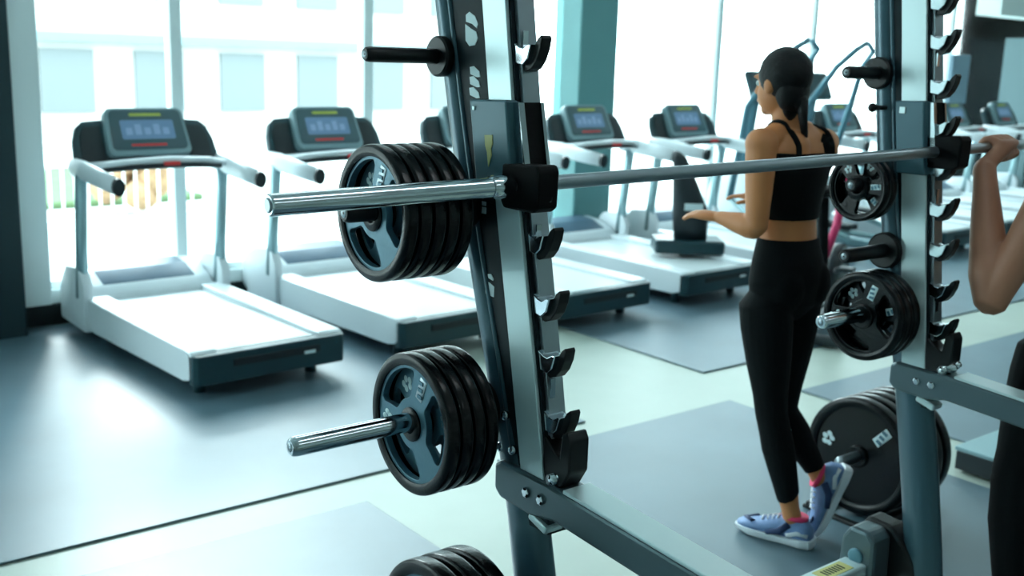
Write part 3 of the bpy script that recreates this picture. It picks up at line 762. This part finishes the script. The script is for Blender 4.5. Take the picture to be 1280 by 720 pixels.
def hand_grip(mb, wrist, a, s=1.0):
    """hand closed over the bar at distance a along it, back of the hand toward the lifter"""
    bc = bar.matrix_basis_world @ (bdir*a) if False else (Matrix.Translation(bar.location) @ Matrix.Rotation(YAW, 4, 'Z')) @ (bdir*a)
    bd = (Matrix.Rotation(YAW, 3, 'Z') @ bdir); back = -w; upv = V((0, 0, 1))
    R0 = .0148+.009*s
    W_ = V(wrist); K = bc + back*(R0+.006) + upv*.012
    mb.loft([(W_-(K-W_)*.1-upv*.015, bd*.024*s, back*.018*s), (W_, bd*.028*s, back*.021*s), (W_*.5+K*.5, bd*.037*s, back*.019*s), (K, bd*.042*s, back*.015*s), (K+upv*.012, bd*.038*s, back*.01*s)], 16)
    for i, off in enumerate((-.032, -.011, .010, .031)):
        c = bc + bd*off*s; pts = []; k = (.95, 1.0, 1.02, .97)[i]
        for q in (200, 165, 130, 95, 60, 25, -10, -45):
            an = radians(q)
            # 0 deg = away side (+w), 90 = up, 180 = lifter side
            pts.append(c + w*(R0*k*cos(an)) + upv*(R0*k*sin(an)))
        mb.tube(pts, [.0095*s, .0102*s, .0098*s, .0092*s, .009*s, .0088*s, .0084*s, .0072*s], 10)
    # thumb under the bar on the centre side
    c = bc + bd*.046*s; p0 = W_*.6+K*.4+bd*.03*s
    pts = [p0]
    for q in (215, 250, 290, 325): an = radians(q); pts.append(c + w*((R0+.002)*cos(an)) + upv*((R0+.002)*sin(an)))
    mb.tube(pts, [.014*s, .0125*s, .0115*s, .0105*s, .0085*s], 10)

def seg_dist(p, a, b):
    ab = b-a; t = max(0, min(1, (p-a).dot(ab)/ab.length_squared)); return (p-(a+ab*t)).length, t

def make_person(name, J, skin, label):
    f = V(J['f']).normalized(); r = V(J['r']).normalized(); C = V(J['c']); Z_ = V((0, 0, 1))
    S_ = J.get('s', 1.0)
    mb = MB()
    # torso: (z, half width, half depth, forward shift, offset)
    secs = []
    for z, a, b_, sh in J['torso']:
        lean = V(J.get('lean', (0, 0, 0)))*(z-J['torso'][0][0])
        secs.append((V((C.x, C.y, z)) + f*sh + lean, r*a, f*b_))
    mb.loft(secs, 32)
    # buttocks, shoulder blades, chest
    for sg in (-1, 1):
        mb.ball(V((C.x, C.y, J['hipz']-.01)) + r*sg*.066*S_ - f*.042*S_, (.080*S_, .074*S_, .10*S_))
    topz = J['torso'][-4][0]
    chz = J['chestz']
    for sg in (-1, 1):
        mb.ball(V((C.x, C.y, chz)) + r*sg*.062*S_ + f*.068*S_ + V(J.get('lean', (0, 0, 0)))*.4, .058*S_)
        mb.ball(V((C.x, C.y, chz+.09)) + r*sg*.075*S_ - f*.05*S_, (.055*S_, .055*S_, .075*S_))
    # neck and head
    H_ = V(J['head']); hf = V(J['hf']).normalized(); hr = hf.cross(Z_).normalized(); hu = hr.cross(hf)
    nb = V(J['neck'])
    mb.loft([(nb-Z_*.05, r*.075*S_, f*.06*S_), (nb, r*.056*S_, f*.055*S_), (nb*.5+H_*.5-hf*.012, r*.047*S_, f*.05*S_), (H_-hf*.012, r*.047*S_, f*.05*S_)], 20)
    RH = Matrix((hr, hf, hu)).transposed()
    k = J.get('hs', 1.0)
    mb.ball(H_+hu*.022*k-hf*.008, (.073*k, .093*k, .088*k), R=RH)
    mb.ball(H_-hu*.035*k+hf*.022*k, (.056*k, .068*k, .072*k), R=RH)
    mb.ball(H_-hu*.088*k+hf*.055*k, (.024*k, .024*k, .02*k), R=RH)        # chin
    mb.loft([(H_+hf*.082*k+hu*.02*k, hr*.007, hf*.008), (H_+hf*.096*k-hu*.012*k, hr*.01, hf*.012), (H_+hf*.104*k-hu*.028*k, hr*.014, hf*.012), (H_+hf*.09*k-hu*.036*k, hr*.011, hf*.008)], 12)
    mb.ball(H_+hf*.086*k-hu*.055*k, (.022*k, .012*k, .009*k), R=RH)       # lips
    for sg in (-1, 1):
        mb.ball(H_+hr*sg*.072*k-hf*.004-hu*.005, (.011*k, .02*k, .032*k), R=RH)
        mb.ball(H_+hr*sg*.03*k+hf*.078*k+hu*.028*k, (.02*k, .014*k, .008*k), R=RH)   # brow
    # arms
    bones = []
    for sd, sg in (('L', -1), ('R', 1)):
        sh, el, wr = V(J['sh'+sd]), V(J['el'+sd]), V(J['wr'+sd]); fat = J.get('arm', 1.0); fo = J.get('fore', fat)
        mb.ball(sh, (.052*fat, .052*fat, .05*fat))
        # shoulder to neck slope
        mb.loft([(sh+Z_*.005, f*.045*S_, Z_*.035), (sh*.5+nb*.5+Z_*.002, f*.048*S_, Z_*.04), (nb-Z_*.005, f*.045*S_, Z_*.045)], 14)
        tapered(mb, sh, el, [(0, .048*fat, .05*fat), (.25, .047*fat, .049*fat), (.6, .041*fat, .043*fat), (.9, .036*fat, .036*fat), (1, .036*fat, .036*fat)], r)
        tapered(mb, el, wr, [(0, .036*fat, .037*fat), (.2, .041*fo, .040*fo), (.5, .036*fo, .034*fo), (.85, .028*fo, .024*fo), (1, .026*fo, .021*fo)], r)
        bones += [('arm'+sd, sh, el), ('arm'+sd, el, wr)]
        if ('grip'+sd) in J: hand_grip(mb, wr, J['grip'+sd], S_*1.32)
        else: hand_relaxed(mb, wr, J['hd'+sd], J['hn'+sd], J['ht'+sd], S_*.95, J.get('curl', .35))
        bones.append(('arm'+sd, wr, wr+(V(J.get('hd'+sd, (0, 0, 1)))).normalized()*.15))
    # legs
    lf = J.get('leg', 1.0)
    for sd, sg in (('L', -1), ('R', 1)):
        hp, kn, an = V(J['hip'+sd]), V(J['kn'+sd]), V(J['an'+sd])
        tapered(mb, hp, kn, [(0, .082*lf, .09*lf), (.2, .083*lf, .088*lf), (.5, .072*lf, .076*lf), (.82, .055*lf, .058*lf), (1, .051*lf, .053*lf)], r)
        tapered(mb, kn, an, [(0, .051*lf, .053*lf), (.12, .049*lf, .053*lf), (.32, .052*lf, .056*lf), (.6, .042*lf, .045*lf), (.88, .031*lf, .034*lf), (1, .032*lf, .036*lf)], r)
        fd = V(J['toe'+sd]).normalized(); fn = V(J['fn'+sd]).normalized(); fs = fd.cross(fn)
        mb.loft([(an-fn*.045-fd*.045, fs*.026, fn*.03), (an-fn*.04-fd*.0, fs*.03, fn*.04), (an-fn*.048+fd*.07, fs*.034, fn*.028), (an-fn*.06+fd*.13, fs*.038, fn*.018), (an-fn*.066+fd*.165, fs*.026, fn*.01)], 16)
        mb.ball(an, (.034*lf, .034*lf, .036*lf))
        bones += [('leg'+sd, hp-Z_*.04, kn), ('leg'+sd, kn, an), ('leg'+sd, an, an+fd*.15-fn*.05)]
    top = V((C.x, C.y, J['torso'][-1][0]))
    bones += [('torso', V((C.x, C.y, J['hipz'])) - r*.07, V((C.x, C.y, J['hipz'])) + r*.07), ('torso', V((C.x, C.y, J['hipz'])), V(J['neck'])),
              ('torso', nb - r*.06*S_ - Z_*.08, nb + r*.06*S_ - Z_*.08), ('torso', V((C.x, C.y, chz)) - r*.07, V((C.x, C.y, chz)) + r*.07)]
    for v in mb.bm.faces: v.material_index = 0
    me = bpy.data.meshes.new('tmp'); bmesh.ops.triangulate(mb.bm, faces=mb.bm.faces[:]); mb.bm.to_mesh(me); mb.bm.free()
    ob = bpy.data.objects.new('tmp', me); col.objects.link(ob)
    rm = ob.modifiers.new('r', 'REMESH'); rm.mode = 'VOXEL'; rm.voxel_size = .0048; rm.use_smooth_shade = True
    sm = ob.modifiers.new('s', 'SMOOTH'); sm.factor = .5; sm.iterations = 5
    dg = bpy.context.evaluated_depsgraph_get(); bme = bpy.data.meshes.new_from_object(ob.evaluated_get(dg)); bpy.data.objects.remove(ob)
    for p_ in bme.polygons: p_.use_smooth = True
    bme.materials.clear(); bme.materials.append(M_[skin]); bme.name = name
    base = V((C.x, C.y, .0095))
    root = empty('person', base); tag(root, label, 'person')
    body = bpy.data.objects.new('body', bme); col.objects.link(body); body.parent = root; body.location = -base
    def cls(p):
        best = None; bd_ = 1e9
        for nme, a, b_ in bones:
            d, t = seg_dist(p, a, b_)
            d -= {'torso': .075, 'armL': .04, 'armR': .04, 'legL': .06, 'legR': .06}[nme]
            if d < bd_: bd_ = d; best = nme
        return best
    def garment(gname, m, pred, off=.004, cuts=(), thick=.004, smooth=2):
        bm = bmesh.new(); bm.from_mesh(bme)
        for co, no in cuts:
            bmesh.ops.bisect_plane(bm, geom=bm.verts[:]+bm.edges[:]+bm.faces[:], plane_co=co, plane_no=no)
        kill = [fc for fc in bm.faces if not pred(fc.calc_center_median(), fc.normal)]
        bmesh.ops.delete(bm, geom=kill, context='FACES')
        for _ in range(smooth):
            nv = {}
            for v in bm.verts:
                if v.is_boundary:
                    ns = [e.other_vert(v).co for e in v.link_edges if e.is_boundary]
                    if len(ns) == 2: nv[v] = v.co*.4+(ns[0]+ns[1])*.3
            for v, c in nv.items(): v.co = c
        bm.normal_update()
        for v in bm.verts: v.co += v.normal*off
        m2 = bpy.data.meshes.new(gname); bm.to_mesh(m2); bm.free()
        for p_ in m2.polygons: p_.use_smooth = True
        m2.materials.append(M_[m])
        o = bpy.data.objects.new(gname, m2); col.objects.link(o); o.parent = root; o.location = -base
        so = o.modifiers.new('t', 'SOLIDIFY'); so.thickness = thick; so.offset = -1
        return o
    bmt = bmesh.new(); bmt.from_mesh(bme); bvh = BVHTree.FromBMesh(bmt); bmt.free()
    def strap(sname, m, pts, wd_=.009, th=.003):
        out = []; nn = []
        pts = [V(p) for p in pts]; dense = []
        for a, b_ in zip(pts, pts[1:]):
            for i in range(6): dense.append(a+(b_-a)*i/6)
        dense.append(pts[-1])
        for p_ in dense:
            loc, no, _, _ = bvh.find_nearest(p_); out.append(loc+no*.003); nn.append(no)
        mbx = MB(); secs = []
        for i, p_ in enumerate(out):
            t = (out[min(i+1, len(out)-1)]-out[max(i-1, 0)]).normalized(); b_ = t.cross(nn[i]).normalized(); secs.append((p_, b_*wd_, nn[i]*th))
        mbx.loft(secs, 10); o = mbx.build(sname, m, root); o.location = -base; return o
    return root, body, cls, garment, strap, base, dict(H=H_, hf=hf, hr=hr, hu=hu, RH=RH, k=k)

def shoe(root, base, an, fd, fn, name='shoe', style=True):
    """sneaker around an ankle; fd toe direction, fn up normal of the foot"""
    fd = V(fd).normalized(); fn = V(fn).normalized(); fs = fd.cross(fn); an = V(an)
    o0 = an - fn*.078 - base
    def sec(x, wd_, zlo, zhi, sh=0): return (o0+fd*x+fn*((zlo+zhi)/2)+fs*sh, fs*wd_, fn*((zhi-zlo)/2))
    b = MB(); b.loft([sec(-.072, .018, .02, .05), sec(-.066, .03, .012, .072), (o0-fd*.045+fn*.05, fs*.036, fn*.045), (o0-fd*.01+fn*.05, fs*.038, fn*.045), sec(.035, .041, .01, .088), sec(.08, .044, .01, .068), sec(.12, .045, .01, .056), sec(.155, .04, .01, .048), sec(.18, .03, .012, .04), sec(.192, .016, .015, .032)], 24)
    up_ = b.build('shoe_upper', 'shoe_blue' if style else 'black_fabric', root, autosmooth=60); up_.name = 'shoe'
    b = MB()
    prof = [(-.08, .02), (-.072, .034), (-.04, .042), (.0, .04), (.05, .043), (.1, .049), (.14, .048), (.175, .037), (.198, .02)]
    A = [(x, y) for x, y in prof] + [(x, -y) for x, y in prof[::-1]]
    top = [b.bm.verts.new(o0+fd*x*1.0+fs*y+fn*(.024+(.006 if x < -.02 else 0))) for x, y in A]
    bot = [b.bm.verts.new(o0+fd*x*.985+fs*y*.93+fn*(.0 if x < .15 else .006)) for x, y in A]
    b.bm.faces.new(top); b.bm.faces.new(bot[::-1])
    for i in range(len(A)): j = (i+1) % len(A); b.bm.faces.new((top[i], bot[i], bot[j], top[j]))
    bmesh.ops.recalc_face_normals(b.bm, faces=b.bm.faces[:]); bmesh.ops.bevel(b.bm, geom=b.bm.edges[:], offset=.003, segments=2, profile=.5, affect='EDGES')
    s_ = b.build('sole', 'shoe_white' if style else 'tm_black', up_, autosmooth=50)
    if style:
        b = MB(); c = o0+fn*.088-fd*.008
        b.loft([(c, fs*.035, fd*.045), (c+fn*.014, fs*.034, fd*.044)], 20); b.build('collar', 'shoe_pink', up_)
        for sg in (-1, 1):
            b = MB(); b.tube([o0+fd*.0+fn*.075+fs*sg*.037, o0+fd*.03+fn*.045+fs*sg*.043, o0+fd*.075+fn*.03+fs*sg*.046], [(.003, .012), (.003, .012), (.003, .008)], 8, flat=fs); b.build('side_stripe', 'shoe_navy', up_)
            b = MB(); b.tube([o0-fd*.065+fn*.045+fs*sg*.028, o0-fd*.03+fn*.05+fs*sg*.037, o0+fd*.005+fn*.035+fs*sg*.041], [(.003, .008)]*3, 8, flat=fs); b.build('side_stripe', 'shoe_white', up_)
        b = MB()
        for q in range(4): b.tube([o0+fd*(.045+q*.018)+fn*(.083-q*.007)+fs*.022, o0+fd*(.05+q*.018)+fn*(.088-q*.007), o0+fd*(.045+q*.018)+fn*(.083-q*.007)-fs*.022], .003, 6)
        b.build('laces', 'shoe_white', up_)
        b = MB(); b.tube([o0+fd*.13+fn*.052+fs*.03, o0+fd*.165+fn*.047, o0+fd*.13+fn*.052-fs*.03], [(.004, .01)]*3, 8, flat=fn); b.build('toe_overlay', 'shoe_navy', up_)
    return up_

def eyes(root, base, h):
    for sg in (-1, 1):
        b = MB(); b.ball(h['H']+h['hr']*sg*.031*h['k']+h['hf']*.071*h['k']+h['hu']*.006*h['k']-base, .011*h['k'], sub=2); e = b.build('eye', 'white_mark', root)
        b = MB(); b.ball(h['H']+h['hr']*sg*.031*h['k']+h['hf']*.0788*h['k']+h['hu']*.006*h['k']-base, .0055*h['k'], sub=2); b.build('iris', 'hair', e)
        b = MB(); b.tube([h['H']+h['hr']*sg*x*h['k']+h['hf']*(.088-abs(x-.03)*.6)*h['k']+h['hu']*(.031-abs(x-.03)*.2)*h['k']-base for x in (.018, .03, .042)], .0018, 6); b.build('eyebrow', 'hair', root)

th = radians(37); fW = V((-sin(th), cos(th), 0)); rW = V((cos(th), sin(th), 0)); hth = radians(38)
CW = V((.885, 3.44, 0))
JW = dict(f=fW, r=rW, c=CW, hipz=.92, chestz=1.25, lean=(-.02, -.03, 0),
 torso=[(.80, .07, .06, 0), (.85, .125, .09, -.005), (.92, .142, .098, -.01), (.99, .132, .09, -.008), (1.06, .108, .078, 0), (1.12, .104, .076, .003), (1.19, .116, .082, .0), (1.27, .135, .088, -.004), (1.34, .138, .075, -.01), (1.385, .11, .06, -.01), (1.41, .06, .045, -.008), (1.43, .045, .04, -.005)],
 head=(.812, 3.41, 1.54), hf=(-sin(hth), cos(hth), -.05), neck=(.845, 3.415, 1.405), hs=.88,
 shL=(.748, 3.325, 1.362), shR=(.982, 3.49, 1.358), elL=(.748, 3.30, 1.105), elR=(1.0, 3.66, 1.15), wrL=(.655, 3.42, 1.118), wrR=(.86, 3.72, 1.14),
 hdL=(-.75, .55, .03), hnL=(-.1, -.2, 1), htL=(.3, .8, 0), hdR=(-.7, .5, .1), hnR=(0, 0, 1), htR=(-.3, -.6, 0), arm=.98,
 hipL=(.815, 3.385, .85), hipR=(.935, 3.48, .85), knL=(.868, 3.40, .475), knR=(.925, 3.50, .46), anL=(.978, 3.425, .090), anR=(1.075, 3.475, .222),
 toeL=(-.82, .57, 0), fnL=(0, 0, 1), toeR=(-.36, -.02, -.93), fnR=(-.92, .06, .36), leg=.94, s=.92)
pr, body, cls, garment, strap, pbase, hh = make_person('woman', JW, 'skin', 'slim woman in black leggings and crop top standing with her back turned behind the barbell')
legp = lambda p, n_: p.z < 1.06 and cls(p) in ('torso', 'legL', 'legR') and not ((p-V(JW['anL'])).length < .085 or p.z < .12 or (p-V(JW['anR'])).length < .055 or (p-V((1.02, 3.45, .1))).length < .12)
garment('leggings', 'black_fabric', legp, .004, [(V((0, 0, 1.06)), V((0, 0, 1))), (V((0, 0, .12)), V((0, 0, 1)))])
g1 = lambda p, n_: 1.125 < p.z < 1.335 and cls(p) == 'torso'
garment('crop_top', 'black_top', g1, .004, [(V((0, 0, 1.125)), V((0, 0, 1))), (V((0, 0, 1.335)), V((0, 0, 1)))])
for sg in (-1, 1):
    sx = CW + V((-.012, -.018, 0)) + rW*sg*.078
    strap('strap', 'black_top', [sx-fW*.09+V((0, 0, 1.31)), sx-fW*.08+V((0, 0, 1.36)), sx-fW*.03+V((0, 0, 1.42)), sx+fW*.04+V((0, 0, 1.41)), sx+fW*.09+V((0, 0, 1.32))])
strap('strap', 'black_top', [CW+V((-.012, -.018, 1.32))-fW*.1+rW*.06, CW+V((-.012, -.018, 1.39))-fW*.08+rW*.05], .02)
# hair: cap over the skull with a low knot
b = MB(); H_, hf, hr, hu, RH = hh['H'], hh['hf'], hh['hr'], hh['hu'], hh['RH']
b.ball(H_+hu*.030-hf*.018-pbase, (.073, .088, .084), R=RH, sub=4)
b.ball(H_-hu*.02-hf*.046-pbase, (.060, .048, .07), R=RH, sub=3)
b.ball(H_-hu*.052-hf*.07-pbase, (.03, .027, .03), R=RH, sub=3)
b.loft([(H_-hu*.04-hf*.05-pbase, hr*.045, hf*.03), (H_-hu*.085-hf*.045-pbase, hr*.03, hf*.022), (H_-hu*.11-hf*.04-pbase, hr*.012, hf*.012)], 16)
tk = P(1008, 172, 3.335); b.tube([H_-hu*.05-hf*.085-pbase, H_-hu*.1-hf*.09-pbase, (H_-hu*.12-hf*.085)*.4+tk*.6-pbase, tk-pbase], [.018, .015, .01, .003], 12)
for v in b.bm.verts: v.co += V((random.uniform(-1, 1), random.uniform(-1, 1), random.uniform(-1, 1)))*.0012
b.build('hair', 'hair', pr)
eyes(pr, pbase, hh)
shoe(pr, pbase, JW['anL'], JW['toeL'], JW['fnL']); shoe(pr, pbase, JW['anR'], JW['toeR'], JW['fnR'])

# the lifter at the right edge
CL = V((1.605, 3.0, 0)); fL = w.copy(); rL = u.copy()
wrl = P(1231, 208, 3.08); wrr = RW(2.32, -.17, 1.31)
hpx = P(1238, 380, 2.9)
JL = dict(f=fL, r=rL, c=CL, hipz=.90, chestz=1.22,
 torso=[(.76, .08, .07, 0), (.82, .15, .11, -.01), (.89, .172, .12, -.012), (.97, .158, .11, -.01), (1.05, .135, .098, 0), (1.12, .135, .098, .003), (1.19, .15, .105, .0), (1.26, .165, .108, -.004), (1.33, .165, .09, -.01), (1.38, .13, .07, -.01), (1.41, .065, .05, -.008), (1.43, .05, .045, -.005)],
 head=(1.60, 3.02, 1.565), hf=(-.55, .8, -.05), neck=(1.605, 3.0, 1.405), hs=1.02,
 shL=RW(2.0, 0, 0)*0 + CL - rL*.185 + V((0, 0, 1.34)), shR=CL + rL*.185 + V((0, 0, 1.34)), elL=hpx, elR=CL+rL*.33+fL*.08+V((0, 0, 1.0)), wrL=wrl, wrR=wrr,
 gripL=1.735, gripR=2.3, hdL=(0, 0, 1), hdR=(0, 0, 1), arm=1.18, fore=1.36,
 hipL=CL-rL*.09+V((0, 0, .83)), hipR=CL+rL*.09+V((0, 0, .83)), knL=(1.45, 2.91, .47), knR=(1.80, 3.18, .47), anL=(1.45, 2.84, .09), anR=(1.83, 3.12, .09),
 toeL=(-.75, .66, 0), fnL=(0, 0, 1), toeR=(-.4, .9, 0), fnR=(0, 0, 1), leg=1.1, s=1.0)
lr, lbody, cls2, garment2, strap2, lbase, hl = make_person('lifter', JL, 'skin_dark', 'person in black at the right edge gripping the barbell with a bare bent arm')
garment2('leggings', 'black_fabric', lambda p, n_: .12 < p.z < 1.03 and cls2(p) in ('torso', 'legL', 'legR'), .005, [(V((0, 0, 1.03)), V((0, 0, 1))), (V((0, 0, .12)), V((0, 0, 1)))])
garment2('vest', 'black_top', lambda p, n_: 1.0 < p.z < 1.385 and cls2(p) == 'torso', .007, [(V((0, 0, 1.0)), V((0, 0, 1))), (V((0, 0, 1.385)), V((0, 0, 1)))])
for sg in (-1, 1):
    sx = CL + rL*sg*.085
    strap2('strap', 'black_top', [sx-fL*.1+V((0, 0, 1.36)), sx-fL*.03+V((0, 0, 1.42)), sx+fL*.04+V((0, 0, 1.41)), sx+fL*.1+V((0, 0, 1.36))], .022)
b = MB(); H_, hf, hr, hu, RH = hl['H'], hl['hf'], hl['hr'], hl['hu'], hl['RH']
b.ball(H_+hu*.034-hf*.022-lbase, (.083, .097, .092), R=RH, sub=4); b.ball(H_-hu*.02-hf*.052-lbase, (.07, .052, .078), R=RH, sub=3)
b.tube([H_+hu*.02-hf*.11-lbase, H_-hu*.02-hf*.14-lbase, H_-hu*.12-hf*.13-lbase, H_-hu*.2-hf*.11-lbase], [.03, .034, .028, .008], 14)
b.build('hair', 'hair', lr); eyes(lr, lbase, hl)
shoe(lr, lbase, JL['anL'], JL['toeL'], JL['fnL'], style=False); shoe(lr, lbase, JL['anR'], JL['toeR'], JL['fnR'], style=False)


# ================================================================= lighting
wd = bpy.data.worlds.new('world'); scn.world = wd; wd.use_nodes = True; nt = wd.node_tree
bgn = nt.nodes['Background']; tc = nt.nodes.new('ShaderNodeTexCoord'); sp = nt.nodes.new('ShaderNodeSeparateXYZ'); rp = nt.nodes.new('ShaderNodeValToRGB')
nt.links.new(tc.outputs['Generated'], sp.inputs[0]); nt.links.new(sp.outputs['Z'], rp.inputs['Fac'])
rp.color_ramp.elements[0].color = (.80, .93, .95, 1); rp.color_ramp.elements[1].color = (.74, .93, 1, 1)
nt.links.new(rp.outputs['Color'], bgn.inputs['Color']); bgn.inputs['Strength'].default_value = 8.0
sd = bpy.data.lights.new('sun', 'SUN'); sd.energy = 3.4; sd.angle = radians(20); sd.color = (.93, .99, 1)
so = bpy.data.objects.new('sun', sd); col.objects.link(so)
dirv = V((.40, -.80, -.44)).normalized(); so.rotation_euler = dirv.to_track_quat('-Z', 'Y').to_euler()
scn.view_settings.view_transform = 'Standard'; scn.view_settings.look = 'None'; scn.view_settings.gamma = 1; scn.view_settings.exposure = 0.18
scn.view_settings.use_curve_mapping = False
